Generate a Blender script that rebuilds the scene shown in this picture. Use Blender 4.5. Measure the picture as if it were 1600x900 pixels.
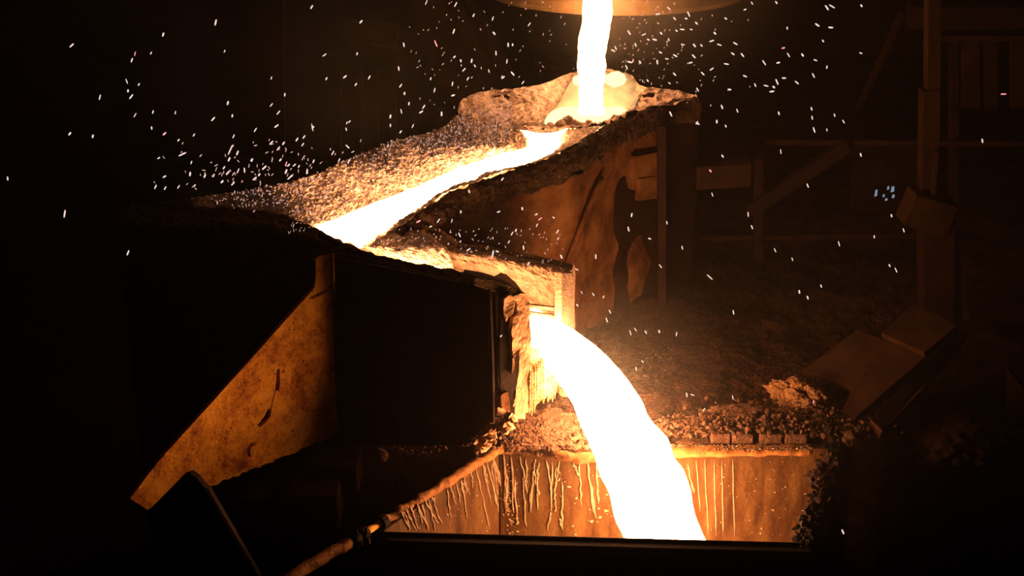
import bpy, bmesh, math, random
from mathutils import Vector, Matrix, noise

for o in list(bpy.data.objects):
    bpy.data.objects.remove(o)
random.seed(7)
scene = bpy.context.scene
COL = scene.collection

# ------------------------------------------------------------------ camera
F = 2200.0                      # focal length in pixels of the 1600x900 frame
PITCH = math.radians(22.0)
EYE = Vector((0.0, 0.0, 6.0))
FWD = Vector((0, math.cos(PITCH), -math.sin(PITCH)))
UPV = Vector((0, math.sin(PITCH), math.cos(PITCH)))
RGT = Vector((1, 0, 0))
cam_data = bpy.data.cameras.new('camera')
cam_data.sensor_width = 36.0
cam_data.lens = 36.0 * F / 1600.0
cam_data.clip_end = 100
cam = bpy.data.objects.new('camera', cam_data)
cam.location = EYE
cam.rotation_euler = (math.radians(90) - PITCH, 0, 0)
COL.objects.link(cam)
scene.camera = cam

# ------------------------------------------------------------------ world, exposure
world = bpy.data.worlds.new('world')
scene.world = world
world.use_nodes = True
wb = world.node_tree.nodes['Background']
wb.inputs[0].default_value = (0.5, 0.6, 0.8, 1)
wb.inputs[1].default_value = 0.0
scene.view_settings.view_transform = 'Standard'
scene.view_settings.look = 'None'
scene.view_settings.gamma = 1.0
scene.view_settings.exposure = 0.0
scene.view_settings.use_curve_mapping = False
scene.cycles.use_denoising = True
scene.cycles.max_bounces = 4
scene.cycles.volume_step_rate = 2.5
scene.cycles.volume_bounces = 0

FALL_L = 104.0      # brightness of the falling stream (white hot metal)
POUR_L = 29.0
FLOW_L = 58.0
HOT = (1.0, 0.44, 0.18)

# ------------------------------------------------------------------ pixel helpers
def ray(px, py):
    return (FWD + RGT * ((px - 800) / F) + UPV * ((450 - py) / F))
def P(px, py, z=None, d=None):
    r = ray(px, py)
    if z is not None:
        t = (z - EYE.z) / r.z
    else:
        t = d / r.y
    return EYE + r * t
def PP(px, py, a, b):
    """pixel on the vertical plane through plan points a and b"""
    n = Vector((b[1] - a[1], -(b[0] - a[0]), 0))
    r = ray(px, py)
    t = (Vector((a[0], a[1], 0)) - EYE).dot(n) / r.dot(n)
    return EYE + r * t
def V(*a): return Vector(a)

# ------------------------------------------------------------------ materials
def nodes_of(m):
    m.use_nodes = True
    nt = m.node_tree
    return nt, nt.nodes, nt.links
MATS = {}
def mat_rough(name, cols, scale=6.0, detail=8.0, rough=0.85, bump=0.4, bscale=40.0, metal=0.0, bdist=0.02,
              speck=None, stretch=(1, 1, 1), contrast=(0.35, 0.65), spec=0.06, nrough=0.65):
    m = bpy.data.materials.new(name)
    nt, N, L = nodes_of(m)
    bsdf = N['Principled BSDF']
    tc = N.new('ShaderNodeTexCoord')
    mp = N.new('ShaderNodeMapping'); mp.inputs['Scale'].default_value = stretch
    L.new(tc.outputs['Object'], mp.inputs['Vector'])
    n1 = N.new('ShaderNodeTexNoise'); n1.inputs['Scale'].default_value = scale; n1.inputs['Detail'].default_value = detail
    n1.inputs['Roughness'].default_value = nrough
    L.new(mp.outputs[0], n1.inputs['Vector'])
    cr = N.new('ShaderNodeValToRGB')
    e = cr.color_ramp.elements
    k = len(cols)
    for i in range(k - 2): e.new(0.5)
    for i, c in enumerate(cols):
        e[i].position = contrast[0] + (contrast[1] - contrast[0]) * i / (k - 1)
        e[i].color = (*c, 1)
    L.new(n1.outputs[0], cr.inputs[0])
    colout = cr.outputs[0]
    if speck:
        scol, sscale, sth = speck
        n3 = N.new('ShaderNodeTexNoise'); n3.inputs['Scale'].default_value = sscale; n3.inputs['Detail'].default_value = 3
        L.new(tc.outputs['Object'], n3.inputs['Vector'])
        r2 = N.new('ShaderNodeValToRGB')
        r2.color_ramp.elements[0].position = sth; r2.color_ramp.elements[1].position = sth + 0.06
        L.new(n3.outputs[0], r2.inputs[0])
        mx = N.new('ShaderNodeMix'); mx.data_type = 'RGBA'
        L.new(r2.outputs[0], mx.inputs[0]); L.new(colout, mx.inputs[6]); mx.inputs[7].default_value = (*scol, 1)
        colout = mx.outputs[2]
    L.new(colout, bsdf.inputs['Base Color'])
    bsdf.inputs['Roughness'].default_value = rough
    bsdf.inputs['Metallic'].default_value = metal
    bsdf.inputs['Specular IOR Level'].default_value = spec
    n2 = N.new('ShaderNodeTexNoise'); n2.inputs['Scale'].default_value = bscale; n2.inputs['Detail'].default_value = 6
    L.new(tc.outputs['Object'], n2.inputs['Vector'])
    b = N.new('ShaderNodeBump'); b.inputs['Strength'].default_value = bump; b.inputs['Distance'].default_value = bdist
    L.new(n2.outputs[0], b.inputs['Height']); L.new(b.outputs[0], bsdf.inputs['Normal'])
    MATS[name] = m
    return m
def mat_hot(name, strength, col=HOT, edge=None, edge_strength=2.0, nscale=9.0, amount=1.0):
    """glowing metal; with edge= a cooler colour that the attribute 'hotness' (0 cool .. 1 hot) blends in"""
    m = bpy.data.materials.new(name)
    nt, N, L = nodes_of(m)
    N.remove(N['Principled BSDF'])
    out = N['Material Output']
    em = N.new('ShaderNodeEmission')
    L.new(em.outputs[0], out.inputs[0])
    if edge is None:
        em.inputs[0].default_value = (*col, 1); em.inputs[1].default_value = strength
    else:
        at = N.new('ShaderNodeAttribute'); at.attribute_name = 'hotness'
        tc = N.new('ShaderNodeTexCoord')
        n1 = N.new('ShaderNodeTexNoise'); n1.inputs['Scale'].default_value = nscale; n1.inputs['Detail'].default_value = 5
        L.new(tc.outputs['Object'], n1.inputs['Vector'])
        mu = N.new('ShaderNodeMath'); mu.operation = 'MULTIPLY'
        L.new(n1.outputs[0], mu.inputs[0]); mu.inputs[1].default_value = amount
        ad = N.new('ShaderNodeMath'); ad.operation = 'ADD'
        L.new(mu.outputs[0], ad.inputs[0]); L.new(at.outputs['Fac'], ad.inputs[1])
        sb = N.new('ShaderNodeMath'); sb.operation = 'SUBTRACT'; L.new(ad.outputs[0], sb.inputs[0]); sb.inputs[1].default_value = amount * 0.5
        sb.use_clamp = True
        mx = N.new('ShaderNodeMix'); mx.data_type = 'RGBA'
        L.new(sb.outputs[0], mx.inputs[0])
        mx.inputs[6].default_value = (*[c * edge_strength for c in edge], 1)
        mx.inputs[7].default_value = (*[c * strength for c in col], 1)
        L.new(mx.outputs[2], em.inputs[0]); em.inputs[1].default_value = 1.0
    MATS[name] = m
    return m

SAND = mat_rough('sand_lining', [(0.34, 0.23, 0.17), (0.55, 0.41, 0.33), (0.74, 0.59, 0.50)], scale=22, bump=0.9, bscale=130, bdist=0.02, rough=0.9)
CLAY = mat_rough('clay_lining', [(0.17, 0.11, 0.075), (0.27, 0.19, 0.13)], scale=9, bump=0.6, bscale=55, rough=0.9)
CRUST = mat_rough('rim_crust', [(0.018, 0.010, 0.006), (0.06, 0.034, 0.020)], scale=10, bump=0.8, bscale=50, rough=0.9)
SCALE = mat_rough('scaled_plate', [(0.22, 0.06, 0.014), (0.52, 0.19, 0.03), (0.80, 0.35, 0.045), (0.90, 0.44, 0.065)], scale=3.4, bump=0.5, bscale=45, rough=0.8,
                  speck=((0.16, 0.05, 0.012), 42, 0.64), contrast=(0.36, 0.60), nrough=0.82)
RUST = mat_rough('rusted_steel', [(0.05, 0.017, 0.007), (0.11, 0.046, 0.016), (0.16, 0.075, 0.027)], scale=4, bump=0.35, bscale=35, rough=0.75)
WALLRUST = mat_rough('pot_wall_rust', [(0.018, 0.0066, 0.0024), (0.039, 0.017, 0.005), (0.062, 0.031, 0.010)], scale=3.5, bump=0.35, bscale=30, rough=0.7, spec=0.05,
                     stretch=(2.2, 2.2, 0.5), speck=((0.13, 0.08, 0.045), 40, 0.70))
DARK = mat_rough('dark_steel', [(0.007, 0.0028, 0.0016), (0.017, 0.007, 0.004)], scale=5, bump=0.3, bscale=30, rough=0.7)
BLACK = mat_rough('shade_black_steel', [(0.006, 0.003, 0.002), (0.016, 0.008, 0.005)], scale=5, bump=0.3, bscale=30, rough=0.85)  # near-black steel; its tone carries the shade of unlit sides
BRICKM = mat_rough('refractory', [(0.34, 0.17, 0.09), (0.58, 0.36, 0.22)], scale=12, bump=0.6, bscale=40, rough=0.9)
GROUND = mat_rough('slag_ground', [(0.009, 0.004, 0.002), (0.024, 0.0095, 0.005), (0.042, 0.019, 0.010)], scale=7, bump=0.9, bscale=40, bdist=0.04, rough=0.95)
RUBBLE = mat_rough('rubble', [(0.045, 0.022, 0.013), (0.13, 0.068, 0.042)], scale=14, bump=0.8, bscale=60, rough=0.95)
PALE = mat_rough('pale_slag', [(0.30, 0.15, 0.06), (0.72, 0.46, 0.22)], scale=16, bump=1.0, bscale=50, bdist=0.04, rough=0.9)
DRIP = mat_rough('splash_metal', [(0.10, 0.055, 0.028), (0.20, 0.125, 0.07)], scale=20, bump=0.4, bscale=60, rough=0.45, spec=0.3)
BEAMM = mat_rough('painted_beam', [(0.010, 0.004, 0.002), (0.026, 0.011, 0.005)], scale=4, bump=0.3, bscale=30, rough=0.75)
PLATEM = mat_rough('rusty_loose_plate', [(0.011, 0.004, 0.0017), (0.028, 0.011, 0.004)], scale=4, bump=0.3, bscale=30, rough=0.75)
HALL = mat_rough('hall_cladding', [(0.012, 0.007, 0.005), (0.026, 0.014, 0.009)], scale=2, bump=0.2, bscale=12, rough=0.9)
LADLEM = mat_rough('ladle_shell', [(0.11, 0.066, 0.028), (0.20, 0.125, 0.056)], scale=3, bump=0.3, bscale=25, rough=0.8)
CHUNK = mat_rough('slag_chunk_crust', [(0.10, 0.045, 0.018), (0.34, 0.18, 0.08)], scale=16, bump=1.0, bscale=50, bdist=0.04, rough=0.9)
PIPEM = mat_rough('pipe_rust', [(0.09, 0.035, 0.011), (0.25, 0.11, 0.033)], scale=9, bump=0.4, bscale=50, rough=0.7)
FALLM = mat_hot('falling_metal', FALL_L)
POURM = mat_hot('pouring_metal', POUR_L)
FLOWM = mat_hot('flowing_metal', FLOW_L, edge=(1.0, 0.33, 0.06), edge_strength=1.6, nscale=16, amount=0.5)
POOLM = mat_hot('pooled_metal', 2.4, col=(1.0, 0.68, 0.27))
SPLASHM = mat_hot('splashing_metal', 2.0, col=(1.0, 0.64, 0.21), edge=(1.0, 0.42, 0.14), edge_strength=0.5, nscale=10, amount=0.8)
SPARKM = mat_hot('spark_glow', 1.0, col=(1.0, 0.74, 0.64))
GLINTM = mat_hot('glint_glow', 0.75, col=(1.0, 0.58, 0.46))
SPARKR = mat_hot('spark_red_glow', 1.5, col=(1.0, 0.28, 0.30))
DAYM = mat_hot('daylight_gap', 0.35, col=(0.55, 0.72, 1.0))

# ------------------------------------------------------------------ mesh helpers
def link(o, parent=None):
    COL.objects.link(o)
    if parent is not None:
        o.parent = parent
        o.matrix_parent_inverse = parent.matrix_world.inverted()
    return o
def tag(o, label=None, cat=None, group=None, kind=None):
    if label: o['label'] = label
    if cat: o['category'] = cat
    if group: o['group'] = group
    if kind: o['kind'] = kind
    return o
def empty(name, loc, label, cat, group=None):
    o = bpy.data.objects.new(name, None)
    o.location = loc
    o.empty_display_size = 0.2
    COL.objects.link(o)
    o.matrix_world = Matrix.Translation(Vector(loc))
    return tag(o, label, cat, group)
def meshobj(name, verts, faces, mat, parent=None, smooth=False, center=False):
    me = bpy.data.meshes.new(name)
    verts = [Vector(v) for v in verts]
    me.from_pydata([tuple(v) for v in verts], [], faces)
    bm = bmesh.new(); bm.from_mesh(me)
    bmesh.ops.recalc_face_normals(bm, faces=bm.faces)
    bm.to_mesh(me); bm.free()
    if smooth:
        for p in me.polygons: p.use_smooth = True
    me.materials.append(mat)
    o = bpy.data.objects.new(name, me)
    if parent is not None:
        COL.objects.link(o)
        o.parent = parent
        o.matrix_parent_inverse = parent.matrix_world.inverted()
    else:
        COL.objects.link(o)
    return o
def cat_rom(pts, n):
    """resample a polyline of vectors with n points per original parameter range (Catmull-Rom)"""
    out = []
    k = len(pts)
    for i in range(n):
        t = i / (n - 1) * (k - 1)
        a = min(int(t), k - 2); u = t - a
        p0 = pts[max(a - 1, 0)]; p1 = pts[a]; p2 = pts[a + 1]; p3 = pts[min(a + 2, k - 1)]
        out.append(0.5 * ((2 * p1) + (p2 - p0) * u + (2 * p0 - 5 * p1 + 4 * p2 - p3) * u * u + (3 * p1 - p0 - 3 * p2 + p3) * u ** 3))
    return out
def lin(pts, n):
    out = []
    k = len(pts)
    for i in range(n):
        t = i / (n - 1) * (k - 1)
        a = min(int(t), k - 2); u = t - a
        out.append(pts[a].lerp(pts[a + 1], u))
    return out
def fbm(p, s, o=4):
    return noise.fractal(p * s, 1.0, 2.0, o)
def loft(rows, nu, nv, closed_v=False, smooth_v=True):
    """rows of equal counts -> grid of nu x nv points (rows along u)"""
    k = len(rows[0])
    cols = [cat_rom([r[j] for r in rows], nu) for j in range(k)]
    grid = []
    for i in range(nu):
        line = [c[i] for c in cols]
        grid.append((cat_rom if smooth_v else lin)(line + ([line[0]] if closed_v else []), nv))
    return grid
def displace(grid, amp, s, seed=0, fine=0.0, fs=30, vec=None, mask=None):
    off = Vector((seed * 3.1, seed * 1.7, seed * 2.3))
    nu, nv = len(grid), len(grid[0])
    out = []
    for i in range(nu):
        row = []
        for j in range(nv):
            p = grid[i][j]
            if vec is None:
                a = grid[min(i + 1, nu - 1)][j] - grid[max(i - 1, 0)][j]
                b = grid[i][min(j + 1, nv - 1)] - grid[i][max(j - 1, 0)]
                n = a.cross(b)
                n = n.normalized() if n.length > 1e-9 else Vector((0, 0, 1))
                if n.z < -0.2: n = -n
            else:
                n = vec
            h = amp * fbm(p + off, s) + (fine * fbm(p + off, fs, 3) if fine else 0)
            if mask: h *= mask(i / (nu - 1), j / (nv - 1))
            row.append(p + n * h)
        out.append(row)
    return out
def gridobj(name, grid, mat, parent=None, smooth=True, wrap=False, caps=False):
    nu, nv = len(grid), len(grid[0])
    verts = [p for r in grid for p in r]
    faces = [(i * nv + j, i * nv + j + 1, (i + 1) * nv + j + 1, (i + 1) * nv + j) for i in range(nu - 1) for j in range(nv - 1)]
    if wrap:
        faces += [(i * nv + nv - 1, i * nv, (i + 1) * nv, (i + 1) * nv + nv - 1) for i in range(nu - 1)]
    if caps:
        faces += [tuple(range(nv)), tuple((nu - 1) * nv + j for j in range(nv))]
    return meshobj(name, verts, faces, mat, parent, smooth)
def prism(name, poly, vec, mat, parent=None, smooth=False, bevel=0.0):
    n = len(poly); vec = Vector(vec)
    verts = [Vector(p) for p in poly] + [Vector(p) + vec for p in poly]
    faces = [tuple(range(n)), tuple(range(2 * n - 1, n - 1, -1))] + [(i, (i + 1) % n, n + (i + 1) % n, n + i) for i in range(n)]
    o = meshobj(name, verts, faces, mat, parent, smooth)
    if bevel:
        b = o.modifiers.new('bevel', 'BEVEL'); b.width = bevel; b.segments = 2; b.limit_method = 'ANGLE'
    return o
def box(name, c, size, mat, parent=None, rot=None, bevel=0.01):
    """oriented box; rot is a 3x3 matrix"""
    sx, sy, sz = [s / 2 for s in size]
    R = rot if rot is not None else Matrix.Identity(3)
    pts = [Vector(c) + R @ Vector((x * sx, y * sy, -sz)) for x, y in ((-1, -1), (1, -1), (1, 1), (-1, 1))]
    return prism(name, pts, R @ Vector((0, 0, 2 * sz)), mat, parent, bevel=bevel)
def beam(name, a, b, w, h, mat, parent=None, up=(0, 0, 1), bevel=0.006):
    a = Vector(a); b = Vector(b)
    d = (b - a).normalized(); s = d.cross(Vector(up)).normalized(); u = s.cross(d)
    poly = [a + s * x * w / 2 + u * y * h / 2 for x, y in ((-1, -1), (1, -1), (1, 1), (-1, 1))]
    return prism(name, poly, b - a, mat, parent, bevel=bevel)
def tube(name, pts, radii, mat, parent=None, n=12, smooth=True, rough=0.0, seed=0):
    pts = [Vector(p) for p in pts]
    if not isinstance(radii, (list, tuple)): radii = [radii] * len(pts)
    grid = []
    for i, p in enumerate(pts):
        d = (pts[min(i + 1, len(pts) - 1)] - pts[max(i - 1, 0)]).normalized()
        ref = Vector((0, 0, 1)) if abs(d.z) < 0.9 else Vector((0, 1, 0))
        s = d.cross(ref).normalized(); u = s.cross(d)
        row = []
        for k in range(n):
            a = 2 * math.pi * k / n
            r = radii[i]
            q = p + (s * math.cos(a) + u * math.sin(a)) * r
            if rough: q += (q - p) * rough * fbm(q + Vector((seed, 0, 0)), 14, 3)
            row.append(q)
        grid.append(row)
    return gridobj(name, grid, mat, parent, smooth, wrap=True, caps=True)
def lump_mesh(seed, sub=3, amp=0.35, s=1.6, fine=0.1, fs=5):
    bm = bmesh.new()
    bmesh.ops.create_icosphere(bm, subdivisions=sub, radius=1.0)
    off = Vector((seed * 5.3, seed * 2.1, seed * 7.7))
    for v in bm.verts:
        n = v.co.normalized()
        v.co = n * (1 + amp * fbm(n + off, s, 3) + fine * fbm(n + off, fs, 3))
    me = bpy.data.meshes.new('lump')
    bm.to_mesh(me); bm.free()
    return me
def lump(name, c, r, mat, seed, parent=None, sub=3, amp=0.35, smooth=False, fine=0.12, rotz=0.0, s=1.6):
    me = lump_mesh(seed, sub, amp, s=s, fine=fine)
    me.name = name
    r = Vector(r) if not isinstance(r, (int, float)) else Vector((r, r, r))
    R = Matrix.Rotation(rotz, 3, 'Z')
    for v in me.vertices:
        v.co = Vector(c) + R @ Vector((v.co.x * r.x, v.co.y * r.y, v.co.z * r.z))
    if smooth:
        for p in me.polygons: p.use_smooth = True
    me.materials.append(mat)
    o = bpy.data.objects.new(name, me)
    COL.objects.link(o)
    if parent is not None:
        o.parent = parent; o.matrix_parent_inverse = parent.matrix_world.inverted()
    return o
def scatter(name, items, mat, parent=None, sub=1, kind='stuff'):
    """many small stones (centre, radius) as one mesh"""
    verts, faces = [], []
    protos = []
    for s in range(6):
        me = lump_mesh(40 + s, sub, 0.9, 2.6, 0.0)
        protos.append(([v.co.copy() for v in me.vertices], [tuple(p.vertices) for p in me.polygons]))
        bpy.data.meshes.remove(me)
    for c, r in items:
        pv, pf = random.choice(protos)
        M = Matrix.Rotation(random.uniform(0, 6.28), 3, Vector((random.random(), random.random(), random.random() + .1)).normalized())
        sc = Vector((random.uniform(.7, 1.3), random.uniform(.7, 1.3), random.uniform(.5, 1.0)))
        b = len(verts)
        for v in pv:
            q = M @ v
            verts.append(Vector(c) + Vector((q.x * sc.x, q.y * sc.y, q.z * sc.z)) * r)
        faces += [tuple(b + i for i in f) for f in pf]
    me = bpy.data.meshes.new(name)
    me.from_pydata([tuple(v) for v in verts], [], faces)
    me.materials.append(mat)
    o = bpy.data.objects.new(name, me)
    COL.objects.link(o)
    if parent is not None:
        o.parent = parent; o.matrix_parent_inverse = parent.matrix_world.inverted()
    if kind: o['kind'] = kind
    return o
def cut(o, cutters):
    """boolean holes, applied"""
    tmp = []
    for c in cutters:
        md = o.modifiers.new('hole', 'BOOLEAN'); md.operation = 'DIFFERENCE'; md.object = c; md.solver = 'EXACT'
        tmp.append(c)
    bpy.context.view_layer.update()
    dg = bpy.context.evaluated_depsgraph_get()
    me = bpy.data.meshes.new_from_object(o.evaluated_get(dg))
    o.modifiers.clear()
    o.data = me
    for c in tmp: bpy.data.objects.remove(c)
def set_heat(o, vals):
    a = o.data.attributes.new('hotness', 'FLOAT', 'POINT')
    for i, v in enumerate(vals): a.data[i].value = v

# ================================================================== the hall
def slab(name, x0, x1, y0, y1, z0, z1, mat):
    o = prism(name, [V(x0, y0, z0), V(x1, y0, z0), V(x1, y1, z0), V(x0, y1, z0)], (0, 0, z1 - z0), mat)
    return tag(o, kind='structure')
slab('floor', -9, 9, -3, 20, -0.2, 0.0, HALL)
slab('wall_back', -9, 9, 20, 20.2, -0.2, 9, HALL)
slab('wall_left', -9.2, -9, -3, 20.2, -0.2, 9, HALL)
slab('wall_right', 9, 9.2, -3, 20.2, -0.2, 9, HALL)
slab('ceiling', -9.2, 9.2, -3, 20.2, 9, 9.2, HALL)

# raised casting bank behind the pot
rows = []
for Y, dz in ((8.50, 0.0), (8.8, 0.03), (9.2, 0.05), (9.7, 0.02), (10.4, 0.0), (11.5, 0.0), (14, 0), (20, 0)):
    rows.append([V(x, Y, 1.5 + dz + (0.02 if 0.2 < x < 2 and Y < 9.4 else 0)) for x in (-1.2, -0.4, 0.2, 0.8, 1.4, 2.0, 2.7, 4.0, 9.0)])
g = loft(rows, 130, 200)
g = displace(g, 0.05, 2.2, seed=3, fine=0.018, fs=16, vec=Vector((0, 0, 1)))
front = [Vector((p.x, p.y, 0)) for p in g[0]]
g = [front] + g
bank = gridobj('floor_casting_bank', g, GROUND, smooth=False)
tag(bank, kind='structure')
def bank_z(x, y):
    return 1.5 + 0.05 * fbm(Vector((x, y, 1.5)) + Vector((9.3, 5.1, 6.9)), 2.2)

# ================================================================== launder
launder = empty('launder', (-0.6, 9.3, 0), 'rusted steel launder lined with sand that carries the glowing metal down to the spout', 'launder')
# --- channel lining (left bank, bed, right rim)
CH = [
 [(715,182,3.10),(765,195,3.06),(815,201,3.03),(850,203,3.00),(885,200,3.03),(940,200,3.07)],
 [(690,198,3.05),(750,217,3.03),(818,230,2.99),(845,233,2.91),(870,236,2.99),(886,235,3.05)],
 [(640,215,3.00),(700,234,2.99),(768,245,2.95),(785,253,2.87),(802,262,2.95),(814,261,3.00)],
 [(600,228,2.97),(660,250,2.95),(718,264,2.90),(725,275,2.82),(734,285,2.90),(744,284,2.95)],
 [(560,243,2.93),(605,270,2.89),(648,294,2.83),(655,306,2.75),(662,319,2.83),(674,318,2.86)],
 [(500,270,2.86),(545,295,2.82),(588,317,2.77),(603,331,2.69),(619,347,2.77),(632,344,2.78)],
 [(440,287,2.80),(485,315,2.76),(528,342,2.71),(550,357,2.63),(574,374,2.71),(648,356,2.72)],
 [(390,296,2.75),(440,325,2.73),(490,355,2.69),(520,370,2.60),(562,388,2.67),(695,391,2.62)],
 [(290,311,2.72),(340,324,2.70),(400,342,2.64),(470,366,2.58),(560,408,2.54),(705,430,2.46)],
 [(205,319,2.70),(240,325,2.66),(300,335,2.58),(400,352,2.52),(480,385,2.48),(640,425,2.42)],
]
for k_, up_ in ((1, .05), (2, .09), (3, .10), (4, .10), (5, .11), (6, .13), (7, .12), (8, .08)):
    for c_, f_ in ((0, 1.0), (1, 0.42)):
        x_, y_, z_ = CH[k_][c_]; CH[k_][c_] = (x_, y_, z_ + up_ * f_)
rows = [[P(a, b, z=c) for a, b, c in r] for r in CH]
g = loft(rows, 270, 190)
def chmask(u, v):
    return 1.0
g = displace(g, 0.03, 3.0, seed=1, fine=0.011, fs=34)
def gully(grid):
    A = P(768, 152, z=3.16); B = P(802, 199, z=3.05); ab = B - A
    for r in grid:
        for j, p in enumerate(r):
            t = max(0, min(1, (p - A).dot(ab) / ab.length_squared))
            d = (p - A - ab * t).length
            r[j] = p - V(0, 0, 0.045 * math.exp(-(d / 0.05) ** 2))
gully(g)
CHG = g
skirt_l = [[r[0] + Vector((-0.05, 0.05, -0.5))] + r for r in g]
channel = gridobj('sand_channel', skirt_l, SAND, launder, smooth=False)
# --- basin under the pour
BR = [((715,182,3.10),(850,188)),((722,156,3.18),(855,180)),((760,142,3.20),(862,173)),((800,138,3.20),(872,169)),((850,130,3.20),(885,166)),
      ((880,118,3.20),(898,164)),((905,111,3.22),(912,163)),((945,108,3.22),(935,163)),((985,116,3.20),(955,164)),((1000,133,3.17),(968,166)),
      ((1055,141,3.13),(978,170)),((1088,152,3.10),(982,175)),((1010,171,3.10),(975,182)),((960,190,3.08),(955,188)),((930,197,3.04),(930,191)),
      ((880,198,3.05),(890,191)),((820,199,3.05),(862,191)),((765,194,3.07),(852,190))]
PZ = 2.98
ringR = [P(*a[:2], z=a[2]) for a, b in BR]
ringP = [P(b[0], b[1], z=PZ) for a, b in BR]
cen = sum(ringP, Vector()) / len(ringP)
ringM = [a.lerp(b, 0.5) + Vector((0, 0, -0.02)) for a, b in zip(ringR, ringP)]
ringC = [cen.lerp(b, 0.5) + Vector((0, 0, -0.12)) for b in ringP]
ringO = []
cR = sum(ringR, Vector()) / len(ringR)
for a in ringR:
    d = (a - cR); d.z = 0; d.normalize()
    ringO.append(a + d * 0.05 + Vector((0, 0, -0.5)))
rows = [ringO, ringR, ringM, ringP, ringC]
# loft: v goes round the ring
cl = []
for r in rows: cl.append(cat_rom(r + [r[0]], 145)[:-1])
cols = [cat_rom([cl[i][j] for i in range(1, 5)], 40) for j in range(144)]
g = [[cols[j][i] for j in range(144)] for i in range(40)]
g = displace(g, 0.035, 3.4, seed=5, fine=0.034, fs=26)
gully(g)
gb = [[V(p.x, p.y, 1.45) for p in cl[0]], cl[0], [a.lerp(b, 0.9) for a, b in zip(cl[0], cl[1])]]
gridobj('basin_shell', gb, DARK, launder, smooth=True, wrap=True)
gridobj('sand_basin', g, SAND, launder, smooth=False, wrap=True)
# --- right rim lip and outer shell of the channel
RIM = [(1088,152,3.10),(1045,158,3.10),(1010,171,3.10),(960,190,3.08),(922,212,3.06),(884,236,3.05),(820,259,3.00),(760,279,2.95),(700,303,2.88),(662,324,2.83),(632,344,2.78),(640,360,2.72)]
rp = [P(a, b, z=c) for a, b, c in RIM]
rp_s = cat_rom(rp, 150)
def side_n(pts, i):
    d = pts[min(i + 2, len(pts) - 1)] - pts[max(i - 2, 0)]
    d.z = 0; d.normalize()
    n = Vector((-d.y, d.x, 0))      # right-hand side when walking downstream
    if n.y > 0 and abs(n.y) > 0.2: n = -n
    return n
rows_u = []
for i, p in enumerate(rp_s):
    n = side_n(rp_s, i)
    rag = 0.03 * fbm(p * 1.0, 9, 3)
    rows_u.append([p + n * -0.03 + V(0, 0, -0.04), p + V(0, 0, 0.0), p + n * 0.05 + V(0, 0, -0.02), p + n * 0.085 + V(0, 0, -0.08), p + n * 0.085 + V(0, 0, -0.17 + rag), p + n * 0.04 + V(0, 0, -0.2 + rag)])
g = [cat_rom(r, 26) for r in rows_u]
g = displace(g, 0.018, 6, seed=8, fine=0.014, fs=24)
gridobj('rim_crust', g, CRUST, launder, smooth=False)
g = []
for i, p in enumerate(rp_s):
    if i < 22: continue
    n = side_n(rp_s, i)
    top = p + n * 0.05 + V(0, 0, -0.14)
    bot = Vector((top.x, top.y, 1.45)) + n * 0.0
    g.append(lin([top, bot], 30))
g = displace(g, 0.02, 2.5, seed=9, vec=Vector((0.7, -0.7, 0)))
gridobj('outer_shell', g, RUST, launder, smooth=True)
# plates and stiffeners on the outer shell
def shell_pt(px, py, off=0.03):
    best = None
    for i, p in enumerate(rp_s[:-6]):
        q = PP(px, py, (p.x, p.y), (rp_s[i + 5].x, rp_s[i + 5].y))
        e = abs(q.x - p.x)
        if best is None or e < best[0]: best = (e, q, side_n(rp_s, i))
    return best[1] + best[2] * (0.05 + off)
st = [shell_pt(925, 275), shell_pt(895, 345), shell_pt(870, 420)]
tube('stiffener', cat_rom(st, 12), 0.022, RUST, launder, n=8)
for q in ((975, 240, 1010, 270), (985, 275, 1015, 305)):
    a, b, c, d = [shell_pt(x, y, 0.02) for x, y in ((q[0], q[1]), (q[2], q[1] - 6), (q[2] + 2, q[3]), (q[0] - 4, q[3] + 4))]
    prism('patch_plate', [a, b, c, d], V(0.03, -0.03, 0), RUST, launder, bevel=0.004)

# --- spout far wall
FW = [(600,352,2.74),(640,356,2.72),(668,371,2.66),(700,391,2.61),(760,402,2.585),(830,415,2.57),(882,427,2.56)]
fp = [P(a, b, z=c) for a, b, c in FW]
fs_ = cat_rom(fp, 90)
g = []
for i, p in enumerate(fs_):
    d = fs_[min(i + 2, 89)] - fs_[max(i - 2, 0)]; d.z = 0; d.normalize()
    n = Vector((d.y, -d.x, 0))
    if n.y > 0: n = -n               # towards the viewer = into the spout channel
    if i > 85: pass
    g.append(cat_rom([p - n * 0.16 + V(0, 0, -0.95), p - n * 0.16 + V(0, 0, -0.06), p - n * 0.10 + V(0, 0, 0.0), p, p + n * 0.03 + V(0, 0, -0.10), p + n * 0.05 + V(0, 0, -0.30), p + n * 0.10 + V(0, 0, -0.6)], 44))
g = displace(g, 0.015, 4, seed=12, fine=0.010, fs=24)
gridobj('spout_far_lining', g, CLAY, launder, smooth=False, caps=True)
# end post of the far wall
ea, eb = (0.08, 8.18), (0.343, 8.78)     # plan line of the spout's open end
def E(px, py): return PP(px, py, ea, eb)
poly = [E(866, 424), E(884, 424), E(885, 450), E(880, 520), E(874, 530), E(866, 515)]
prism('end_post', poly, V(0.05, -0.02, 0), CLAY, launder, bevel=0.008)
# layered courses low on the far lining
for k, y in enumerate((477, 488, 497)):
    p0 = P(822, y, d=8.56); p1 = P(868, y + 5 + k * 2, d=8.72)
    beam('lining_course', p0, p1, 0.04, 0.026, CLAY, launder, bevel=0.006)

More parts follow.
